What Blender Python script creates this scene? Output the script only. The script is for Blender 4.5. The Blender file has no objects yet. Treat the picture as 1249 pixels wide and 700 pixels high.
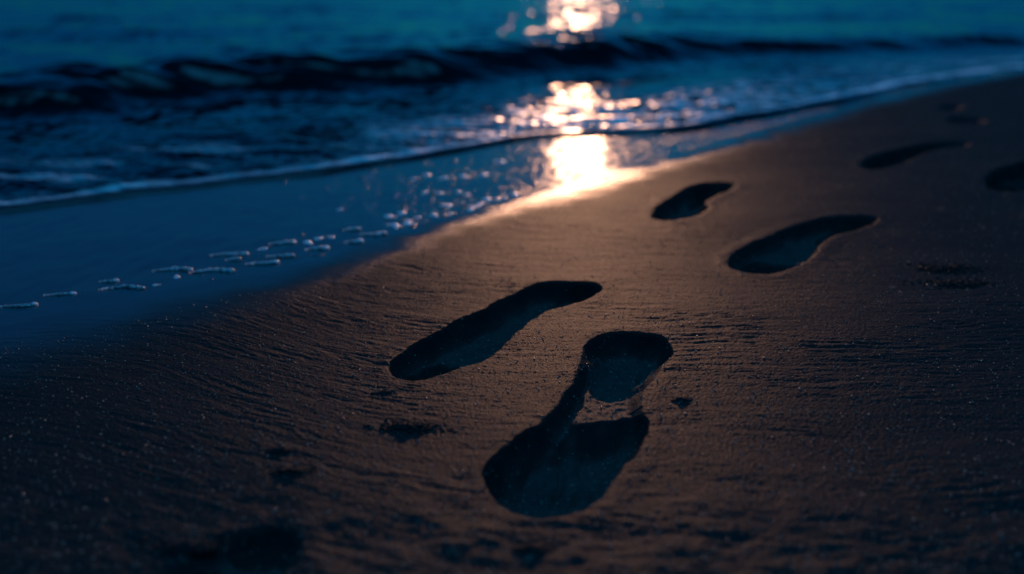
import bpy, math, random
import numpy as np
from mathutils import Vector, Matrix

R = math.radians
scene = bpy.context.scene
col = scene.collection
rng = np.random.default_rng(7)
random.seed(7)

# ------------------------------------------------------------------ camera
CAM_H = 0.285
F_PX = 1110.0
PITCH = R(20.3)
W0, H0 = 1249.0, 700.0
cam_d = bpy.data.cameras.new("camera")
cam = bpy.data.objects.new("camera", cam_d)
col.objects.link(cam)
cam.location = (0, 0, CAM_H)
cam.rotation_euler = (R(90) - PITCH, 0, 0)
cam_d.sensor_width = 36
cam_d.lens = 36 * F_PX / W0
cam_d.clip_start = 0.01
cam_d.clip_end = 5000
cam_d.dof.use_dof = True
cam_d.dof.focus_distance = 0.69
cam_d.dof.aperture_fstop = 3.0
scene.camera = cam

def ground(px, py, z=0.0):
    """where the ray through a point of the photograph meets the level z"""
    dx = (px - W0 / 2) / F_PX
    dy = (py - H0 / 2) / F_PX
    fy = math.cos(PITCH) - dy * math.sin(PITCH)
    fz = -math.sin(PITCH) - dy * math.cos(PITCH)
    t = (z - CAM_H) / fz
    return np.array([dx * t, fy * t])

def gp(pts, z=0.0):
    return np.array([ground(a, b, z) for a, b in pts])

# ------------------------------------------------------------------ noise
_perm = rng.permutation(512).astype(np.int64)
_ang = rng.uniform(0, 2 * math.pi, 512)
_gx, _gy = np.cos(_ang), np.sin(_ang)

def perlin(x, y, seed=0):
    x = np.asarray(x, dtype=np.float64) + seed * 17.37
    y = np.asarray(y, dtype=np.float64) + seed * 9.71
    xi = np.floor(x); yi = np.floor(y)
    xf = x - xi; yf = y - yi
    xi = xi.astype(np.int64); yi = yi.astype(np.int64)
    def g(ix, iy, dx, dy):
        h = _perm[(_perm[ix & 511] + iy) & 511]
        return _gx[h] * dx + _gy[h] * dy
    u = xf * xf * xf * (xf * (xf * 6 - 15) + 10)
    v = yf * yf * yf * (yf * (yf * 6 - 15) + 10)
    a = g(xi, yi, xf, yf); b = g(xi + 1, yi, xf - 1, yf)
    c = g(xi, yi + 1, xf, yf - 1); d = g(xi + 1, yi + 1, xf - 1, yf - 1)
    return ((a + (b - a) * u) + ((c + (d - c) * u) - (a + (b - a) * u)) * v) * 1.5

def fbm(x, y, seed=0, octaves=3, gain=0.5):
    s = 0; a = 1.0; f = 1.0
    for k in range(octaves):
        s = s + a * perlin(x * f, y * f, seed + k * 3)
        a *= gain; f *= 2.03
    return s

def sstep(e0, e1, x):
    t = np.clip((x - e0) / (e1 - e0), 0, 1)
    return t * t * (3 - 2 * t)

def smooth_curve(pts):
    xs, ys = pts[:, 0], pts[:, 1]
    dense = np.linspace(xs[0] - 1.0, xs[-1] + 1.0, 2400)
    v = np.interp(dense, xs, ys)
    # keep the end slopes outside the traced stretch
    sl0 = (ys[1] - ys[0]) / (xs[1] - xs[0]); sl1 = (ys[-1] - ys[-2]) / (xs[-1] - xs[-2])
    v = np.where(dense < xs[0], ys[0] + (dense - xs[0]) * sl0, v)
    v = np.where(dense > xs[-1], ys[-1] + (dense - xs[-1]) * sl1, v)
    k = np.hanning(81); k /= k.sum()
    vp = np.concatenate([v[0] + (v[1] - v[0]) * np.arange(-40, 0), v, v[-1] + (v[-1] - v[-2]) * np.arange(1, 41)])
    v = np.convolve(vp, k, mode='valid')
    s0 = (v[1] - v[0]) / (dense[1] - dense[0]); s1 = (v[-1] - v[-2]) / (dense[1] - dense[0])
    def f(x):
        r = np.interp(x, dense, v)
        r = np.where(x < dense[0], v[0] + (x - dense[0]) * s0, r)
        return np.where(x > dense[-1], v[-1] + (x - dense[-1]) * s1, r)
    return f

# ------------------------------------------------------------------ shore lines (on the ground)
LIP = smooth_curve(gp([(-150, 262), (0, 254), (120, 240), (250, 226), (400, 206), (500, 191), (570, 178), (650, 167),
                       (740, 162), (830, 159), (880, 149), (950, 139), (1010, 128), (1080, 112), (1150, 97), (1249, 84), (1350, 74)]))
WET = smooth_curve(gp([(-300, 455), (0, 398), (150, 367), (300, 337), (400, 313), (450, 298), (520, 275), (600, 252),
                       (680, 229), (760, 207), (850, 182), (950, 154), (1050, 126), (1150, 102), (1249, 86), (1350, 76)]))
WAVE = smooth_curve(gp([(-150, 158), (0, 146), (120, 139), (250, 122), (400, 113), (560, 103), (700, 87), (800, 79),
                        (900, 71), (1060, 65), (1249, 61), (1350, 58)]))

def off(curve, x, y):
    e = 0.02
    sl = (curve(x + e) - curve(x - e)) / (2 * e)
    return (y - curve(x)) / np.sqrt(1 + sl * sl)

def s_lip(x, y):
    w = (0.020 * fbm(x * 3.2, y * 1.2, 31, 2) + 0.004 * perlin(x * 15, y * 5, 39)) * sstep(0.3, 1.2, y)
    return off(LIP, x, y) + w

def s_wet(x, y):
    return off(WET, x, y) + 0.012 * perlin(x * 5, y * 5, 5) + 0.010 * perlin(x * 17, y * 22, 6)

# ------------------------------------------------------------------ footprints
def sdf(P, x, y):
    """signed distance to polygon P, negative inside"""
    n = len(P)
    d = np.full(x.shape, 1e9); inside = np.zeros(x.shape, bool)
    for i in range(n):
        ax, ay = P[i]; bx, by = P[(i + 1) % n]
        ex, ey = bx - ax, by - ay
        wx, wy = x - ax, y - ay
        t = np.clip((wx * ex + wy * ey) / (ex * ex + ey * ey), 0, 1)
        d = np.minimum(d, (wx - ex * t) ** 2 + (wy - ey * t) ** 2)
        c = ((ay <= y) & (by > y)) | ((by <= y) & (ay > y))
        xs = ax + (y - ay) / (ey if abs(ey) > 1e-12 else 1e-12) * ex
        inside ^= c & (x < xs)
    d = np.sqrt(d)
    return np.where(inside, -d, d)

def chaikin(P, n=2):
    for _ in range(n):
        Q = []
        for i in range(len(P)):
            a, b = P[i], P[(i + 1) % len(P)]
            Q += [a * 0.75 + b * 0.25, a * 0.25 + b * 0.75]
        P = np.array(Q)
    return P

# each print: the whole outline, then pits inside it as (outline, depth, wall width)
PRINTS = [
 dict(label="large deep bare footprint nearest the camera, broad forefoot in shadow and round heel behind",
      rim=[(722,411),(745,406),(785,405),(812,411),(823,425),(817,442),(800,460),(786,475),(780,495),(791,518),(785,540),(765,567),(748,590),(725,614),(690,632),(650,635),(615,622),(595,602),(588,580),(600,557),(628,535),(660,515),(682,490),(700,460),(710,430)],
      shallow=0.0055, fold=0.0060,
      pits=[([(597,560),(622,540),(650,520),(690,507),(730,503),(765,498),(783,503),(791,518),(785,540),(765,567),(748,590),(725,614),(690,632),(650,635),(615,622),(595,602),(588,580)], 0.028, 0.014),
            ([(590,572),(640,570),(700,572),(752,575),(748,590),(725,614),(690,632),(650,635),(615,622),(595,602),(588,585)], 0.034, 0.024),
            ([(714,424),(722,412),(745,406),(785,405),(812,411),(823,425),(817,440),(795,449),(760,446),(738,440),(716,438)], 0.019, 0.010),
            ([(714,424),(722,412),(745,406),(785,405),(812,411),(823,425),(817,442),(800,458),(788,478),(755,486),(724,484),(706,470)], 0.0165, 0.022),
            ([(714,440),(745,447),(790,452),(796,462),(788,478),(755,487),(724,484),(706,470)], 0.014, 0.014),
            ([(640,530),(668,510),(684,488),(700,462),(712,440),(728,446),(722,472),(712,495),(700,515),(670,540)], 0.015, 0.010)],
      bumps=[((729, 425), 0.012, 0.005)]),
 dict(label="long narrow footprint left of the nearest one, its deep wide end towards the sea",
      rim=[(470,450),(485,432),(505,418),(540,398),(580,380),(620,360),(650,347),(675,342),(715,343),(735,348),(733,357),(715,366),(685,372),(660,380),(643,393),(625,410),(600,432),(580,443),(545,455),(510,462),(485,461)],
      shallow=0.018,
      pits=[([(472,452),(495,430),(530,411),(556,418),(604,428),(580,443),(545,455),(510,462),(485,461)], 0.030, 0.010),
            ([(655,356),(675,343),(715,343),(735,349),(722,362),(690,371),(672,366)], 0.021, 0.008)],
      bumps=[((668, 364), 0.006, 0.012)]),
 dict(label="medium footprint on the brown sand with a dark deep near end, right of the centre",
      rim=[(887,318),(895,305),(915,295),(940,285),(975,272),(1005,265),(1040,262),(1075,265),(1070,271),(1040,281),(1010,288),(1000,300),(985,318),(965,328),(940,334),(915,333),(895,327)],
      shallow=0.016,
      pits=[([(889,318),(905,302),(925,298),(950,304),(994,305),(985,318),(965,328),(940,334),(915,333),(897,327)], 0.032, 0.013),
            ([(985,280),(1000,268),(1035,262),(1074,265),(1062,273),(1030,283),(1000,286)], 0.022, 0.011)], bumps=[]),
 dict(label="short footprint closest to the bright wet edge of the sand",
      rim=[(794,264),(797,255),(815,243),(830,232),(850,224),(880,222),(899,224),(892,232),(870,240),(860,248),(865,255),(850,264),(825,269),(805,269)],
      shallow=0.018,
      pits=[([(794,264),(797,255),(815,247),(850,248),(865,255),(850,264),(825,269),(805,269)], 0.026, 0.014),
            ([(828,238),(835,230),(850,224),(880,222),(899,224),(890,232),(868,240),(845,242)], 0.028, 0.014)], bumps=[]),
 dict(label="blurred long footprint in the upper right, pinched in the middle",
      rim=[(1046,203),(1055,192),(1080,184),(1110,177),(1145,171),(1190,171),(1186,177),(1150,181),(1130,185),(1110,196),(1090,204),(1065,207)],
      shallow=0.020, w=0.013, taper=0.35,
      pits=[([(1048,203),(1056,192),(1085,185),(1120,188),(1110,196),(1090,204),(1065,207)], 0.026, 0.018),
            ([(1132,178),(1146,171),(1190,171),(1186,177),(1150,180)], 0.022, 0.016)], bumps=[]),
 dict(label="small thin dark footprint, second farthest up the beach",
      rim=[(1151,147),(1160,142),(1185,141),(1215,146),(1200,150),(1170,151)],
      shallow=0.026, w=0.020, taper=1.0, pits=[], bumps=[]),
 dict(label="tiniest faint footprint, farthest up the beach near the water",
      rim=[(1142,131),(1150,127),(1166,127),(1184,130),(1170,134),(1150,135)],
      shallow=0.018, w=0.022, taper=1.0, pits=[], bumps=[]),
 dict(label="dark footprint cut off by the right edge of the photo",
      rim=[(1198,224),(1205,212),(1225,203),(1249,196),(1290,188),(1330,190),(1325,205),(1290,222),(1260,234),(1225,236),(1205,232)],
      shallow=0.022,
      pits=[([(1198,224),(1205,212),(1225,206),(1262,210),(1280,222),(1260,234),(1225,236),(1205,232)], 0.032, 0.018)], bumps=[]),
 dict(label="smudged dark footprint at the lower left corner, partly out of frame",
      rim=[(170,722),(205,692),(245,668),(262,652),(300,642),(340,640),(366,650),(374,668),(360,695),(330,730),(290,760),(230,770),(180,755)],
      shallow=0.010,
      pits=[([(262,656),(300,644),(340,641),(364,651),(371,668),(345,682),(300,686),(265,676)], 0.022, 0.012),
            ([(180,722),(215,700),(260,690),(300,712),(290,750),(220,760)], 0.017, 0.012),
            ([(318,700),(345,668),(362,664),(366,680),(340,712),(322,712)], 0.026, 0.008)], bumps=[]),
]
for p in PRINTS:
    p['P'] = chaikin(gp(p['rim']))
    p['Q'] = [(chaikin(gp(q)), d, w) for q, d, w in p['pits']]
    p['B'] = [(ground(*c), h, r) for c, h, r in p['bumps']]

def wall(d, w):
    """0 at the rim, 1 inside: a steep wall with a rounded foot"""
    t = np.clip(-d / w, 0, 1)
    return 0.6 * t * t * (3 - 2 * t) + 0.4 * (1 - (1 - t) ** 2)

# ------------------------------------------------------------------ heights
def sand_height(x, y):
    dw = s_wet(x, y)                       # >0 towards the sea
    z = -0.016 * np.clip(dw, 0, 3) - 0.03 * np.clip(dw - 0.6, 0, 5)
    z += sstep(0.0, 0.05, dw) * (0.0005 * perlin(x * 22, y * 9, 17) + 0.0003 * perlin(x * 60, y * 30, 18))
    dry = 1 - sstep(-0.10, 0.03, dw)
    near = 1 - sstep(0.75, 1.6, y)
    mid = 1 - sstep(1.0, 3.0, y)
    # broad swells
    z += dry * (0.0022 * perlin(x * 3.1, y * 4.3, 1) + 0.0011 * perlin(x * 8, y * 14, 2) * mid)
    # long drag marks and wash lines
    wx = x + 0.05 * perlin(x * 3, y * 3, 8)
    wy = y + 0.022 * perlin(x * 2.6, y * 2.2, 9) + 0.006 * perlin(x * 9, y * 9, 10) + 0.38 * x * np.exp(-((x + 0.25) / 0.25) ** 2)
    n1 = perlin(wx * 13, wy * 95, 11)
    n2 = 0.8 - 2.2 * np.abs(perlin(wx * 22, wy * 125, 12))
    n3 = 0.8 - 2.2 * np.abs(perlin(wx * 50, wy * 260, 13))
    env = 0.55 + 0.55 * sstep(-0.5, 0.5, perlin(x * 5, y * 7, 14))
    env = env * (0.55 + 0.6 * sstep(-0.3, 0.3, perlin(wx * 10, wy * 30, 19)))
    z += dry * near * env * (0.00030 * n1 + 0.00032 * n2 + 0.00026 * n3)
    # clods towards the camera
    fg = 1 - sstep(0.36, 0.50, y)
    z += dry * fg * (0.0016 * fbm(x * 28, y * 40, 15, 3) )
    # grain
    z += dry * near * 0.00026 * perlin(x * 560, y * 480, 16)
    return z

def add_prints(x, y, z):
    owner = np.full(x.shape, -1, np.int32)
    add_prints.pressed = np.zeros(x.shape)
    for k, p in enumerate(PRINTS):
        P = p['P']; m = 0.06
        sel = (x > P[:, 0].min() - m) & (x < P[:, 0].max() + m) & (y > P[:, 1].min() - m) & (y < P[:, 1].max() + m)
        idx = np.nonzero(sel)
        X, Y = x[idx], y[idx]
        rough = 0.0009 * perlin(X * 120, Y * 120, 40 + k) + 0.0022 * perlin(X * 42, Y * 42, 43 + k)
        far = 1 + np.clip(P[:, 1].mean() - 0.7, 0, 2) * 0.3
        d = sdf(P, X, Y) + rough
        dep = p['shallow'] * wall(d, p.get('w', 0.011 * far))
        for Q, dd, w in p['Q']:
            dq = sdf(Q, X, Y) + rough
            b = dd * wall(dq, w)
            dep = np.maximum(dep, b) + 0.0 * b
        if 'taper' in p:          # the far end runs out shallow
            x0, x1 = P[:, 0].min(), P[:, 0].max()
            dep = dep * np.clip((x1 - X) / (p['taper'] * (x1 - x0)), 0, 1)
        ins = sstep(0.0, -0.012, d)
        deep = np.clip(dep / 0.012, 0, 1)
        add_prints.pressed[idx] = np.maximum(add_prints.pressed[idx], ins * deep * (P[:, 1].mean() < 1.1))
        keep = 1 - ins * 0.85 * deep
        # pressed floor: slanting folds pushed up by the sole
        floor = -0.001 + 0.0030 * fbm(X * 45, Y * 45, 60 + k, 3) + p.get('fold', 0.0026) * np.abs(perlin((X - Y * 0.35) * 75, (Y + X * 0.3) * 22, 70 + k))
        nub = 0.0
        for c, h, r in p['B']:
            nub = nub + h * np.exp(-((X - c[0]) ** 2 + (Y - c[1]) ** 2) / (r * r))
        rim = 0.0004 * np.exp(-((d - 0.006) / 0.007) ** 2) * (1 + 0.8 * perlin(X * 60, Y * 60, 80 + k))
        z0 = z[idx]
        z[idx] = z0 * keep - dep + ins * (floor * np.clip((dep - 0.006) / 0.012, 0.1, 1.2) + 0.00045 * fbm(X * 140, Y * 140, 75 + k, 2) + nub) + rim * (d > -0.004) * sstep(-0.004, 0.002, d)
        o = owner[idx]; o[d < 0.001] = k; owner[idx] = o
    return z, owner

MOUNDS = []   # filled below

# ------------------------------------------------------------------ grids
def axis_u(du, dense, growth, limit):
    u = [0.0]
    while u[-1] < limit:
        step = du if u[-1] < dense else (u[-1] - u[-2]) * growth
        u.append(u[-1] + step)
    u = np.array(u)
    return np.concatenate([-u[:0:-1], u])

def axis_y(y0, k, ymin_step, ynear, back, far, growth=1.12):
    y = [y0]
    while y[-1] < 7.0:
        y.append(y[-1] + max(ymin_step, k * y[-1] ** 2))
    while y[-1] < far:
        y.append(y[-1] + (y[-1] - y[-2]) * growth)
    b = [y0]
    st = ymin_step
    while b[-1] > back:
        st *= 1.10
        b.append(b[-1] - st)
    return np.array(b[:0:-1] + y)

def spread(y):
    return np.where(y > 0, y, 0) + 0.45

def grid_faces(nr, nc, keep=None):
    i = np.arange(nr - 1)[:, None] * nc + np.arange(nc - 1)[None, :]
    f = np.stack([i, i + 1, i + nc + 1, i + nc], -1).reshape(-1, 4)
    return f if keep is None else f[keep.reshape(-1)]

def grid_normals(X, Y, Z):
    def d(A, ax):
        return np.gradient(A, axis=ax)
    ax_, ay_, az_ = d(X, 1), d(Y, 1), d(Z, 1)
    bx_, by_, bz_ = d(X, 0), d(Y, 0), d(Z, 0)
    n = np.stack([ay_ * bz_ - az_ * by_, az_ * bx_ - ax_ * bz_, ax_ * by_ - ay_ * bx_], -1)
    n /= np.linalg.norm(n, axis=-1, keepdims=True) + 1e-20
    return n.reshape(-1, 3)

def sheet(name, verts, faces, normals, mat, attrs, parent=None):
    """one mesh object from a subset of a grid, keeping the normals of the whole"""
    used = np.unique(faces)
    remap = np.full(len(verts), -1, np.int64); remap[used] = np.arange(len(used))
    f = remap[faces]; v = verts[used]
    me = bpy.data.meshes.new(name)
    me.vertices.add(len(v)); me.vertices.foreach_set('co', v.astype(np.float32).ravel())
    me.loops.add(len(f) * 4); me.loops.foreach_set('vertex_index', f.astype(np.int32).ravel())
    me.polygons.add(len(f))
    me.polygons.foreach_set('loop_start', (np.arange(len(f)) * 4).astype(np.int32))
    me.polygons.foreach_set('use_smooth', np.ones(len(f), bool))
    me.update(calc_edges=True)
    me.validate()
    for an, av in attrs.items():
        a = me.attributes.new(an, 'FLOAT', 'POINT')
        a.data.foreach_set('value', av.reshape(-1)[used].astype(np.float32))
    me.normals_split_custom_set_from_vertices(normals[used].tolist())
    me.materials.append(mat)
    o = bpy.data.objects.new(name, me); col.objects.link(o)
    if parent: o.parent = parent
    return o

def tag(o, label=None, cat=None, group=None, kind=None):
    if label: o['label'] = label
    if cat: o['category'] = cat
    if group: o['group'] = group
    if kind: o['kind'] = kind
    return o

# ------------------------------------------------------------------ materials
class NT:
    def __init__(s, name):
        s.m = bpy.data.materials.new(name); s.m.use_nodes = True
        s.t = s.m.node_tree; s.t.nodes.clear()
        s.out = s.t.nodes.new('ShaderNodeOutputMaterial')
    def n(s, typ, **kw):
        nd = s.t.nodes.new(typ)
        for k, v in kw.items():
            if k.startswith('i_'):
                nd.inputs[k[2:].replace('_', ' ')].default_value = v
            else:
                setattr(nd, k, v)
        return nd
    def l(s, a, b): s.t.links.new(a, b)
    def math(s, op, a, b=None, c=None):
        nd = s.n('ShaderNodeMath', operation=op)
        for i, q in enumerate((a, b, c)):
            if q is None: continue
            if isinstance(q, (int, float)): nd.inputs[i].default_value = q
            else: s.l(q, nd.inputs[i])
        return nd.outputs[0]
    def mixc(s, fac, a, b):
        nd = s.n('ShaderNodeMix', data_type='RGBA')
        for q, i in ((fac, 0), (a, 6), (b, 7)):
            if isinstance(q, (int, float, tuple)): nd.inputs[i].default_value = q
            else: s.l(q, nd.inputs[i])
        return nd.outputs[2]
    def mixf(s, fac, a, b):
        nd = s.n('ShaderNodeMix', data_type='FLOAT')
        for q, i in ((fac, 0), (a, 2), (b, 3)):
            if isinstance(q, (int, float)): nd.inputs[i].default_value = q
            else: s.l(q, nd.inputs[i])
        return nd.outputs[0]
    def noise(s, scale, detail=3, vec=None, rough=0.5, scl=(1, 1, 1)):
        tc = s.n('ShaderNodeNewGeometry')
        mp = s.n('ShaderNodeMapping'); mp.inputs['Scale'].default_value = scl
        s.l(tc.outputs['Position'], mp.inputs['Vector'])
        nd = s.n('ShaderNodeTexNoise'); nd.inputs['Scale'].default_value = scale
        nd.inputs['Detail'].default_value = detail; nd.inputs['Roughness'].default_value = rough
        s.l(mp.outputs[0], nd.inputs['Vector'])
        return nd.outputs['Fac']

def sand_material():
    t = NT('sand')
    wet = t.n('ShaderNodeAttribute', attribute_name='wet').outputs['Fac']
    p = t.n('ShaderNodeBsdfPrincipled')
    g = t.noise(900, 2, scl=(1, 1, 1)); big = t.noise(7, 4)
    grain = t.noise(2600, 1)
    dryc = t.mixc(g, (0.016, 0.013, 0.012, 1), (0.038, 0.030, 0.027, 1))
    dryc = t.mixc(big, dryc, (0.022, 0.019, 0.018, 1))
    # dark and pale grains
    cr = t.n('ShaderNodeValToRGB'); cr.color_ramp.elements[0].position = 0.30; cr.color_ramp.elements[1].position = 0.42
    t.l(grain, cr.inputs[0])
    dryc = t.mixc(cr.outputs[0], (0.008, 0.007, 0.006, 1), dryc)
    # light put into the colour: near prints made paler to lift their shaded floors
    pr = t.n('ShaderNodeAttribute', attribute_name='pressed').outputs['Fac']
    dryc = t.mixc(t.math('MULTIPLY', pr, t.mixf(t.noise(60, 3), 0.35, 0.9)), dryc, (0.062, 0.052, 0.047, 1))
    c = t.mixc(wet, dryc, (0.022, 0.022, 0.022, 1))
    t.l(c, p.inputs['Base Color'])
    rough = t.mixf(wet, SAND_ROUGH, WET_ROUGH)
    t.l(rough, p.inputs['Roughness'])
    p.inputs['IOR'].default_value = 1.45
    t.l(t.mixf(wet, SAND_SPEC, 0.55), p.inputs['Specular IOR Level'])
    b1 = t.n('ShaderNodeBump'); b1.inputs['Distance'].default_value = 0.0006
    t.l(t.noise(1100, 2, rough=0.6), b1.inputs['Height'])
    t.l(t.mixf(wet, 1.0, 0.14), b1.inputs['Strength'])
    b2 = t.n('ShaderNodeBump'); b2.inputs['Distance'].default_value = 0.0012
    t.l(t.noise(130, 3, scl=(0.35, 1.6, 1)), b2.inputs['Height'])
    t.l(t.mixf(wet, 0.22, 0.09), b2.inputs['Strength'])
    t.l(b1.outputs[0], b2.inputs['Normal'])
    t.l(b2.outputs[0], p.inputs['Normal'])
    # dry grains scatter the light without a sheen; a water film gives it back
    d = t.n('ShaderNodeBsdfDiffuse'); d.inputs['Roughness'].default_value = 0.6
    t.l(c, d.inputs['Color']); t.l(b2.outputs[0], d.inputs['Normal'])
    mx = t.n('ShaderNodeMixShader')
    t.l(t.mixf(wet, SHEEN, 1.0), mx.inputs[0]); t.l(d.outputs[0], mx.inputs[1]); t.l(p.outputs[0], mx.inputs[2])
    t.l(mx.outputs[0], t.out.inputs[0])
    return t.m

def water_material():
    t = NT('sea_water')
    foam = t.n('ShaderNodeAttribute', attribute_name='foam').outputs['Fac']
    p = t.n('ShaderNodeBsdfPrincipled')
    lace = t.noise(70, 5, rough=0.65, scl=(0.6, 1.2, 1))
    f = t.math('MULTIPLY', foam, t.math('MULTIPLY_ADD', lace, 4.5, -1.25))
    cl = t.n('ShaderNodeClamp'); t.l(f, cl.inputs[0]); f = cl.outputs[0]
    t.l(t.mixc(f, (0.001, 0.004, 0.006, 1), (0.80, 0.82, 0.84, 1)), p.inputs['Base Color'])
    t.l(t.mixf(f, WATER_ROUGH, 0.5), p.inputs['Roughness'])
    p.inputs['IOR'].default_value = 1.333
    b = t.n('ShaderNodeBump'); b.inputs['Distance'].default_value = 0.004
    b.inputs['Strength'].default_value = WATER_BUMP
    t.l(t.noise(26, 3, rough=0.5, scl=(0.45, 1.0, 1)), b.inputs['Height'])
    t.l(b.outputs[0], p.inputs['Normal'])
    t.l(p.outputs[0], t.out.inputs[0])
    return t.m

def foam_material():
    t = NT('sea_foam')
    p = t.n('ShaderNodeBsdfPrincipled')
    p.inputs['Base Color'].default_value = (0.95, 0.96, 0.97, 1)
    p.inputs['Roughness'].default_value = 0.38
    p.inputs['IOR'].default_value = 1.7
    p.inputs['Coat Weight'].default_value = 1.0
    p.inputs['Coat Roughness'].default_value = 0.12
    p.inputs['Subsurface Weight'].default_value = 1.0
    p.inputs['Subsurface Radius'].default_value = (1, 1, 1)
    p.inputs['Subsurface Scale'].default_value = 0.015
    t.l(p.outputs[0], t.out.inputs[0])
    return t.m

def drop_material():
    t = NT('water_drop')
    p = t.n('ShaderNodeBsdfPrincipled')
    p.inputs['Base Color'].default_value = (0.03, 0.05, 0.06, 1)
    p.inputs['Roughness'].default_value = 0.24
    p.inputs['IOR'].default_value = 1.5
    t.l(p.outputs[0], t.out.inputs[0])
    return t.m

def grain_material():
    t = NT('quartz_grain')
    p = t.n('ShaderNodeBsdfPrincipled')
    p.inputs['Base Color'].default_value = (0.35, 0.28, 0.22, 1)
    p.inputs['Roughness'].default_value = 0.30
    p.inputs['IOR'].default_value = 1.55
    t.l(p.outputs[0], t.out.inputs[0])
    return t.m

SHEEN = 0.25
SAND_ROUGH = 0.40
SAND_SPEC = 0.22
WET_ROUGH = 0.085
WATER_ROUGH = 0.045
WATER_BUMP = 0.05
SUN_ELEV = 9.7
SUN_AZ = 4.2           # to the right of straight ahead
SUN_STRENGTH = 1.4
SKY_STRENGTH = 0.085
EXPOSURE = 0.0

M_SAND = sand_material(); M_WATER = water_material(); M_FOAM = foam_material(); M_GRAIN = grain_material(); M_DROP = drop_material()

# ------------------------------------------------------------------ beach and footprints
u = axis_u(0.00095, 0.60, 1.10, 60.0)
ys = axis_y(0.22, 0.0029, 0.00095, 0, -40.0, 500.0)
Yg = np.repeat(ys[:, None], len(u), 1); Xg = u[None, :] * spread(Yg)
Zg = sand_height(Xg, Yg)
Zg, owner = add_prints(Xg, Yg, Zg)
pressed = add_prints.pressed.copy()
dw = s_wet(Xg, Yg)
fade = 0.07 + 0.12 * (1 - sstep(-0.45, -0.05, Xg))
wt = np.clip((dw + 0.010 * perlin(Xg * 30, Yg * 30, 90) + fade) / (fade + 0.012), 0, 1)
wetA = wt * wt * (3 - 2 * wt)
vn = grid_normals(Xg, Yg, Zg)
verts = np.stack([Xg, Yg, Zg], -1).reshape(-1, 3)
own_f = owner[:-1, :-1]
nr, nc = Xg.shape
allf = grid_faces(nr, nc)
of = own_f.reshape(-1)
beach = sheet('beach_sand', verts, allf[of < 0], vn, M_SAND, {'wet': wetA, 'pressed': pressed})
tag(beach, 'dark wet beach sand combed by wash lines, sloping to the sea', 'beach', kind='structure')
for k, p in enumerate(PRINTS):
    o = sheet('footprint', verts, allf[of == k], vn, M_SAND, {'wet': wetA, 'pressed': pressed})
    tag(o, p['label'], 'footprint', 'footprints across the wet beach sand')

def sand_z(x, y):
    a = np.array([[float(x)]]); b = np.array([[float(y)]])
    z = sand_height(a, b); z, _ = add_prints(a, b, z)
    return float(z[0, 0])

# ------------------------------------------------------------------ sea
SEA = 0.006
def water_height(x, y):
    s = s_lip(x, y)
    base = sand_height(x, y)
    t = np.clip(s / 0.020, 0, 1)
    lipw = np.sqrt(np.clip(1 - (1 - t) ** 2, 0, 1))
    right = sstep(0.75, 1.35, x)
    left = 1 - sstep(-0.1, 0.4, x)
    liph = 0.0080 * (1 - 0.55 * right) * (1 - 0.3 * left) * (1 + 0.30 * perlin(x * 6, y * 2, 20))
    # the surface settles to sea level behind the front edge
    level = base + liph
    level = level + (SEA - level) * sstep(0.03, 0.22, s)
    z = np.where(s > 0, base + (level - base) * lipw, base - 0.02 * np.clip(-s / 0.02, 0, 1) - 0.0005)
    ins = sstep(0.004, 0.05, s)
    # choppy remains of the broken wave just behind the edge
    reach = 0.20 + 0.16 * (1 - right) + 0.05 * perlin(x * 3, y * 1, 33)
    turb = sstep(0.01, 0.05, s) * (1 - sstep(reach - 0.12, reach + 0.10, s)) * (1 - 0.9 * right)
    wx = x + 0.06 * perlin(x * 3, y * 3, 21); wy = y + 0.05 * perlin(x * 2.5, y * 2.5, 22)
    rid = 1 - np.abs(perlin(wx * 3.6, wy * 13, 23)) * 2.0
    z += turb * (0.0040 * rid + 0.0022 * perlin(wx * 12, wy * 30, 24) + 0.0020 * perlin(wx * 32, wy * 48, 25) + 0.0011 * perlin(x * 80, y * 100, 34))
    z += sstep(0.06, 0.2, s) * 0.0010 * perlin(x * 38, y * 26, 41)
    # rolling wave
    w = off(WAVE, x, y) + 0.07 * perlin(x * 1.7, y * 0.8, 26) + 0.025 * perlin(x * 6, y * 4, 35)
    amp = 0.057 * (0.80 + 0.50 * perlin(x * 1.3, 0.3 + 0 * y, 27)) * (1 - 0.35 * sstep(0.5, 1.8, x))
    prof = np.where(w < 0.12, np.exp(-((w - 0.12) / 0.125) ** 2), np.exp(-((w - 0.12) / 0.42) ** 2))
    z += ins * amp * prof * (1 + 0.20 * perlin(x * 5, y * 10, 28) + 0.05 * perlin(x * 14, y * 30, 38))
    # chop on the open sea, long crested
    sea = 0.45 * sstep(0.25, 0.5, s) + 0.55 * sstep(0.8, 1.6, s)
    patch = sstep(-0.25, 0.35, perlin(x * 2.2, y * 1.6, 37))
    z += sea * (0.0150 * perlin(wx * 1.1, wy * 2.2, 29) + 0.0085 * perlin(wx * 3.4, wy * 5.5, 30) + 0.0070 * patch * perlin(wx * 8, wy * 11, 32) + 0.0030 * perlin(x * 17, y * 9, 36) + 0.0045 * patch * perlin(x * 30, y * 7, 40))
    return z, s, w

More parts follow.
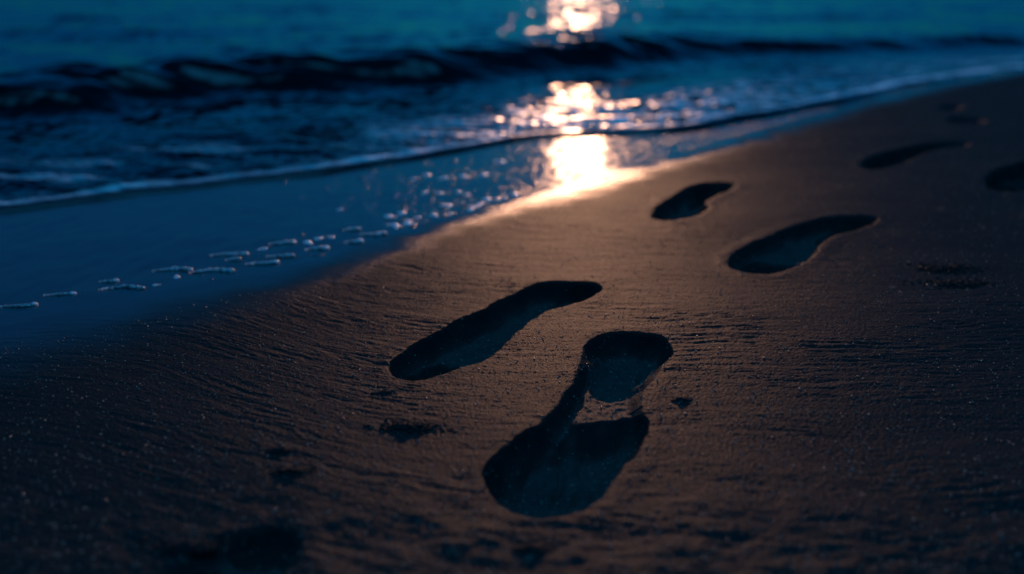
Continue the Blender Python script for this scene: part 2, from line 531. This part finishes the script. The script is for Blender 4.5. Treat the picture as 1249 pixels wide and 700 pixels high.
uw = axis_u(0.0014, 0.62, 1.10, 60.0)
yw = axis_y(0.80, 0.0017, 0.0018, 0, -6.0, 900.0)
Yw = np.repeat(yw[:, None], len(uw), 1); Xw = uw[None, :] * spread(Yw)
Zw, Sw, Ww = water_height(Xw, Yw)
foamA = 1.1 * np.exp(-((Sw - 0.026) / (0.010 + 0.012 * sstep(0.6, 1.3, Xw))) ** 2) * (0.6 + 0.5 * perlin(Xw * 12, Yw * 4, 50))
foamA = np.maximum(foamA, 0.5 * sstep(0.1, 0.5, perlin(Xw * 7, Yw * 24, 51)) * sstep(0.02, 0.06, Sw) * (1 - sstep(0.10, 0.35, Sw)))
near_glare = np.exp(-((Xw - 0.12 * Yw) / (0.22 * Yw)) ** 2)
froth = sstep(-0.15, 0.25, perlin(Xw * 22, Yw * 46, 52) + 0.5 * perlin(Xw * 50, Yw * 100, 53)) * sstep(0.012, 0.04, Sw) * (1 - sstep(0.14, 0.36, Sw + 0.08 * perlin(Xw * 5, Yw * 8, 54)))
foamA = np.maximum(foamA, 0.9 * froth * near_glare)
foamA = np.clip(foamA * (1 - 0.35 * (1 - sstep(-0.5, 0.0, Xw))), 0, 1)
wn = grid_normals(Xw, Yw, Zw)
wv = np.stack([Xw, Yw, Zw], -1).reshape(-1, 3)
wf = grid_faces(*Xw.shape)
c = lambda A: A[:-1, :-1].reshape(-1)
inw = c(Sw) > -0.03
wave_m = inw & (c(Ww) > -0.07) & (c(Ww) < 0.30) & (np.abs(c(Xw)) < 8) & (c(Sw) > 0.22)
front_m = inw & (c(Sw) < 0.05) & (np.abs(c(Xw)) < 8) & ~wave_m
sea = sheet('sea_water', wv, wf[inw & ~wave_m & ~front_m], wn, M_WATER, {'foam': foamA})
tag(sea, 'dark blue choppy sea with a path of sun glitter', 'sea', kind='structure')
wave = sheet('rolling_wave', wv, wf[wave_m], wn, M_WATER, {'foam': foamA})
tag(wave, 'low dark rolling wave crossing the whole sea behind the glare', 'wave')
front = sheet('wave_edge', wv, wf[front_m], wn, M_WATER, {'foam': foamA})
tag(front, 'thin foamy leading edge of the spent wave sliding up the wet sand', 'wave')

# ------------------------------------------------------------------ small meshes
def blob_mesh(parts, name, mat, rough=0.0, seed=0, sub=2):
    """lumps (centre, radii) welded into one mesh, surface broken up by noise"""
    import bmesh
    bm = bmesh.new()
    for (cx, cy, cz), (rx, ry, rz) in parts:
        r = bmesh.ops.create_icosphere(bm, subdivisions=sub, radius=1.0)
        for v in r['verts']:
            q = v.co.copy()
            if rough:
                nz = float(perlin(np.array([q.x * 1.9 + cx * 300]), np.array([q.y * 1.9 + q.z * 2.3 + cy * 300]), seed)[0])
                n2 = float(perlin(np.array([q.x * 5 + cx * 300]), np.array([q.y * 5 + q.z * 4 + cy * 300]), seed + 1)[0])
                q *= 1 + rough * (nz + 0.6 * n2)
            v.co = Vector((cx + q.x * rx, cy + q.y * ry, cz + q.z * rz))
    for f in bm.faces: f.smooth = not rough
    me = bpy.data.meshes.new(name); bm.to_mesh(me); bm.free()
    me.materials.append(mat)
    return me

CLUMPS = [
 ((500, 521), 0.020, 0.010, 'crumbly sand clump beside the two nearest footprints'),
 ((353, 578), 0.013, 0.009, 'crumbly sand clump on the dark sand left of the nearest footprint'),
 ((341, 551), 0.007, 0.005, 'small sand crumb just behind a bigger clump at the left'),
 ((650, 668), 0.013, 0.008, 'sand clump below the toe end of the nearest footprint'),
 ((1152, 326), 0.045, 0.007, 'long low ridge of loose sand at the right, behind another'),
 ((1172, 346), 0.034, 0.006, 'short low ridge of loose sand at the right, nearer the camera'),
 ((225, 668), 0.014, 0.009, 'sand clump on the rim of the smudged lower left footprint'),
 ((244, 682), 0.006, 0.007, 'sand crumb beside the clump at the smudged lower left footprint'),
 ((832, 487), 0.005, 0.006, 'lone sand pellet right of the heel of the nearest footprint'),
 ((470, 478), 0.006, 0.003, 'tiny sand crumb in front of the long narrow footprint'),
]
for k, ((px, py), w, h, lab) in enumerate(CLUMPS):
    g = ground(px, py); r = random.Random(k)
    z0 = sand_z(*g)
    parts = []
    n = int(60 + 110 * w / 0.02)
    for j in range(n):
        a = r.gauss(0, 0.50); b = r.gauss(0, 0.42)
        core = math.exp(-(a * a + b * b) * 3.5)
        rad = r.uniform(0.0005, 0.0011) * (1 + 0.9 * core)
        parts.append(((a * w * 1.2, b * w * 0.5, h * 0.22 * core * r.uniform(0, 1)), (rad * 1.4, rad, rad * 0.7)))
    me = blob_mesh(parts, 'sand_clump', M_SAND, 0.35, k, 2)
    o = bpy.data.objects.new('sand_clump', me); col.objects.link(o)
    o.location = (g[0], g[1], z0)
    tag(o, lab, 'sand clump', 'clumps of loose sand')

# foam streaks left on the wet sand: (x, y, width in the photo's pixels)
STREAKS = [(20,377,38,'leftmost white foam streak, at the edge of the photo'),
 (71,363,32,'white foam streak second from the left'),
 (131,346,18,'short foam streak just above a longer one at the left'),
 (147,357,50,'long white foam streak at the left below a short one'),
 (208,333,43,'white foam streak left of the longest curved one'),
 (257,336,50,'longest curved foam streak with a bright right end'),
 (277,314,42,'flat foam streak above and between two pairs of streaks'),
 (284,320,14,'tiny foam streak tucked under a flat one'),
 (318,325,34,'tapering foam streak nearest the dry sand, left of centre'),
 (341,316,30,'foam streak with two beads above the tapering one'),
 (344,300,28,'upper foam streak fading out to the left'),
 (385,307,22,'short foam streak with one bright bead near the dry sand'),
 (428,283,16,'short dim foam streak among the sparkling drops'),
 (454,289,28,'foam streak with two bright beads among the sparkling drops'),
 (430,299,16,'short bright foam streak against the edge of the dry sand')]
def px_m(py):
    g = ground(624, py); zc = g[1] * math.cos(PITCH) + CAM_H * math.sin(PITCH)
    return zc / F_PX
for k, (px, py, w, lab) in enumerate(STREAKS):
    r = random.Random(100 + k)
    g = ground(px, py, -0.003); m = px_m(py); L = w * m
    z0 = float(sand_height(np.array([g[0]]), np.array([g[1]]))[0])
    parts = []; n = max(4, int(w / 2.0))
    curve = r.uniform(-0.10, 0.16)
    for j in range(n):
        t = (j + r.uniform(-0.3, 0.3)) / (n - 1)
        x = (t - 0.5) * L
        rad = m * (1.1 + 2.0 * t ** 0.7) * r.uniform(0.75, 1.15)
        parts.append(((x, L * (curve * math.sin(t * 3.1) + 0.10 * t) + r.gauss(0, m * 0.8), rad * 0.25), (rad * 1.7, rad * 1.3, rad * 0.95)))
    parts.append(((L * 0.5, L * 0.08, m * 0.5), (m * 3.6, m * 3.4, m * 1.5)))
    me = blob_mesh(parts, 'foam_streak', M_FOAM, 0, k, 2)
    o = bpy.data.objects.new('foam_streak', me); col.objects.link(o)
    o.location = (g[0], g[1], z0)
    tag(o, lab, 'sea foam', 'foam streaks stranded on the wet sand')

DROPS = [(190,352,1.6),(216,342,2),(322,306,2),(375,299,2.6),(388,295,2.2),(405,293,1.8),(415,257,1.6),(474,267,2.6),(490,263,2.6),
 (481,278,2.2),(484,280,2.2),(497,277,2.6),(499,274,2.2),(510,269,1.6),(529,266,2.4),(541,253,2.0),(547,254,2.6),(549,265,1.8),
 (559,237,1.8),(574,260,2.4),(580,256,2.2),(586,253,2.4),(594,247,3.0),(608,247,2.0),(616,245,1.8),(628,241,2.8),(504,220,1.8),
 (522,215,2.2),(542,219,2.2),(565,217,2.4),(590,216,2.6),(612,199,2.6),(518,237,2.0),(536,238,2.0),(570,241,1.8)]
def bubble(name, r, seed):
    return blob_mesh([((0, 0, 0), (r * 1.2, r, r * 0.33)), ((r * 1.5, r * 0.5, 0), (r * 0.55, r * 0.5, r * 0.2))], name, M_FOAM, 0, seed, 2)
dm = bubble('foam_bubble', 1.0, 3)
for k, (px, py, r_) in enumerate(DROPS):
    g = ground(px, py, -0.004); m = px_m(py)
    o = bpy.data.objects.new('foam_bubble', dm); col.objects.link(o)
    z0 = float(sand_height(np.array([g[0]]), np.array([g[1]]))[0])
    o.location = (g[0], g[1], z0); s = r_ * m * 2.1; o.scale = (s, s, s); o.rotation_euler = (0, 0, k * 1.7)
    tag(o, 'tiny bright foam bubble glinting on wet sand between foam streaks and sun glare', 'sea foam', 'single bubbles on the wet sand')

# ------------------------------------------------------------------ scattered quartz grains and froth (nobody could count them)
def scatter(name, pts, sizes, mat, label, cat):
    base = np.array([(1, 0, 0), (-1, 0, 0), (0, 1, 0), (0, -1, 0), (0, 0, 1), (0, 0, -1)], float)
    tri = np.array([(0, 2, 4), (2, 1, 4), (1, 3, 4), (3, 0, 4), (2, 0, 5), (1, 2, 5), (3, 1, 5), (0, 3, 5)])
    n = len(pts)
    q = rng.normal(size=(n, 4)); q /= np.linalg.norm(q, axis=1, keepdims=True)
    w, x, y, z = q.T
    Rm = np.stack([1-2*(y*y+z*z), 2*(x*y-z*w), 2*(x*z+y*w), 2*(x*y+z*w), 1-2*(x*x+z*z), 2*(y*z-x*w), 2*(x*z-y*w), 2*(y*z+x*w), 1-2*(x*x+y*y)], -1).reshape(n, 3, 3)
    sc = sizes[:, None] * rng.uniform(0.6, 1.2, (n, 3))
    V = np.einsum('nij,nkj->nki', Rm, base[None] * sc[:, None, :]) + pts[:, None, :]
    Fc = (tri[None] + (np.arange(n) * 6)[:, None, None]).reshape(-1, 3)
    me = bpy.data.meshes.new(name)
    me.vertices.add(n * 6); me.vertices.foreach_set('co', V.astype(np.float32).ravel())
    me.loops.add(len(Fc) * 3); me.loops.foreach_set('vertex_index', Fc.astype(np.int32).ravel())
    me.polygons.add(len(Fc)); me.polygons.foreach_set('loop_start', (np.arange(len(Fc)) * 3).astype(np.int32))
    me.update(calc_edges=True); me.validate()
    me.materials.append(mat)
    o = bpy.data.objects.new(name, me); col.objects.link(o)
    return tag(o, label, cat, kind='stuff')

n = 90000
yy = 0.30 + 1.5 * rng.random(n) ** 1.8
xx = (rng.random(n) * 2 - 1) * 0.95 * (yy + 0.15)
ok = s_wet(xx, yy) < -0.05
xx, yy = xx[ok], yy[ok]
zz = sand_height(xx, yy); zz, _ = add_prints(xx, yy, zz)
sz = 0.00022 + 0.00060 * rng.random(len(xx)) ** 5
scatter('sand_grains', np.stack([xx, yy, zz + sz * 0.4], -1), sz, M_GRAIN, 'glinting quartz grains scattered over the beach sand', 'sand')

# beads of froth between the glare and the dry sand
def beads(name, pts, sizes, mat, label, cat):
    import bmesh
    bm = bmesh.new(); bmesh.ops.create_icosphere(bm, subdivisions=2, radius=1.0)
    base = np.array([v.co[:] for v in bm.verts]); tri = np.array([[v.index for v in f.verts] for f in bm.faces]); bm.free()
    n = len(pts); m = len(base)
    st = np.stack([rng.uniform(0.8, 1.7, n), rng.uniform(0.7, 1.1, n), rng.uniform(0.16, 0.30, n)], -1) * sizes[:, None]
    V = base[None] * st[:, None, :] + pts[:, None, :]
    Fc = (tri[None] + (np.arange(n) * m)[:, None, None]).reshape(-1, 3)
    me = bpy.data.meshes.new(name)
    me.vertices.add(n * m); me.vertices.foreach_set('co', V.astype(np.float32).ravel())
    me.loops.add(len(Fc) * 3); me.loops.foreach_set('vertex_index', Fc.astype(np.int32).ravel())
    me.polygons.add(len(Fc)); me.polygons.foreach_set('loop_start', (np.arange(len(Fc)) * 3).astype(np.int32))
    me.polygons.foreach_set('use_smooth', np.ones(len(Fc), bool))
    me.update(calc_edges=True); me.validate(); me.materials.append(mat)
    o = bpy.data.objects.new(name, me); col.objects.link(o)
    return tag(o, label, cat, kind='stuff')

n = 9000
bx = rng.uniform(-0.35, 1.3, n); tt = rng.random(n) ** 1.5
yw0, yl0 = WET(bx), LIP(bx)
by = yw0 + 0.01 + tt * (yl0 - yw0)
dens = np.exp(-((bx - 0.17 * by) / (0.26 * by)) ** 2) * (0.25 + 0.75 * (perlin(bx * 9, by * 12, 95) > -0.05))
ok = (rng.random(n) < dens) & (s_lip(bx, by) < -0.01) & (s_wet(bx, by) > 0.0)
bx, by = bx[ok], by[ok]
br = 0.0010 + 0.0026 * rng.random(len(bx)) ** 2
beads('froth_beads', np.stack([bx, by, sand_height(bx, by)], -1), br, M_DROP, 'sparkling froth beads and drops on the wet sand around the glare', 'froth')

# ------------------------------------------------------------------ light
world = bpy.data.worlds.new("World"); scene.world = world; world.use_nodes = True
nt = world.node_tree; nt.nodes.clear()
out = nt.nodes.new('ShaderNodeOutputWorld'); bg = nt.nodes.new('ShaderNodeBackground')
sky = nt.nodes.new('ShaderNodeTexSky'); sky.sky_type = 'NISHITA'; sky.sun_disc = False
sky.sun_elevation = R(SUN_ELEV); sky.sun_rotation = R(SUN_AZ)
sky.air_density = 1.0; sky.dust_density = 0.2; sky.ozone_density = 6.0
tint = nt.nodes.new('ShaderNodeMix'); tint.data_type = 'RGBA'; tint.blend_type = 'MULTIPLY'
tint.inputs[0].default_value = 1.0; tint.inputs[7].default_value = (0.009, 0.325, 0.49, 1)
nt.links.new(sky.outputs[0], tint.inputs[6]); 
# blue overhead glow added to fill the shadows and the footprint floors
tcn = nt.nodes.new('ShaderNodeTexCoord'); sep = nt.nodes.new('ShaderNodeSeparateXYZ')
ramp = nt.nodes.new('ShaderNodeMapRange'); ramp.interpolation_type = 'SMOOTHSTEP'
ramp.inputs[1].default_value = 0.80; ramp.inputs[2].default_value = 1.0
nt.links.new(tcn.outputs['Generated'], sep.inputs[0]); nt.links.new(sep.outputs[2], ramp.inputs[0])
add = nt.nodes.new('ShaderNodeMix'); add.data_type = 'RGBA'; add.blend_type = 'ADD'
nt.links.new(ramp.outputs[0], add.inputs[0]); low = nt.nodes.new('ShaderNodeMapRange'); low.interpolation_type = 'SMOOTHSTEP'
low.inputs[1].default_value = 0.03; low.inputs[2].default_value = 0.34
low.inputs[3].default_value = 0.62; low.inputs[4].default_value = 1.55  # low band dimmed, higher band raised: darker far water, brighter wet sand
nt.links.new(sep.outputs[2], low.inputs[0])
shaped_sky = nt.nodes.new('ShaderNodeVectorMath'); shaped_sky.operation = 'SCALE'
nt.links.new(tint.outputs[2], shaped_sky.inputs[0]); mid = nt.nodes.new('ShaderNodeMapRange'); mid.interpolation_type = 'SMOOTHSTEP'
mid.inputs[1].default_value = 0.42; mid.inputs[2].default_value = 0.62
mid.inputs[3].default_value = 1.0; mid.inputs[4].default_value = 0.3  # band above that dimmed to keep the wave face dark
nt.links.new(sep.outputs[2], mid.inputs[0])
mm = nt.nodes.new('ShaderNodeMath'); mm.operation = 'MULTIPLY'
nt.links.new(low.outputs[0], mm.inputs[0]); nt.links.new(mid.outputs[0], mm.inputs[1])
nt.links.new(mm.outputs[0], shaped_sky.inputs['Scale'])
nt.links.new(shaped_sky.outputs[0], add.inputs[6])
add.inputs[7].default_value = (0.7, 12.0, 28.0, 1)
nt.links.new(add.outputs[2], bg.inputs[0])
bg.inputs[1].default_value = SKY_STRENGTH
nt.links.new(bg.outputs[0], out.inputs[0])

sd = bpy.data.lights.new('sun', 'SUN'); sun = bpy.data.objects.new('sun', sd); col.objects.link(sun)
sd.energy = SUN_STRENGTH; sd.angle = R(0.5); sd.color = (1.0, 0.50, 0.29)
az, el = R(SUN_AZ), R(SUN_ELEV)
to_sun = Vector((math.sin(az) * math.cos(el), math.cos(az) * math.cos(el), math.sin(el)))
sun.rotation_euler = (-to_sun).to_track_quat('-Z', 'Y').to_euler()
sun.location = to_sun * 20

scene.view_settings.view_transform = 'Standard'
scene.view_settings.look = 'None'
scene.view_settings.exposure = EXPOSURE
scene.view_settings.gamma = 1
scene.render.engine = 'CYCLES'
cy = scene.cycles
cy.use_denoising = True
cy.use_adaptive_sampling = False
cy.max_bounces = 5; cy.diffuse_bounces = 2; cy.glossy_bounces = 3; cy.transmission_bounces = 4
cy.sample_clamp_direct = 16; cy.sample_clamp_indirect = 4
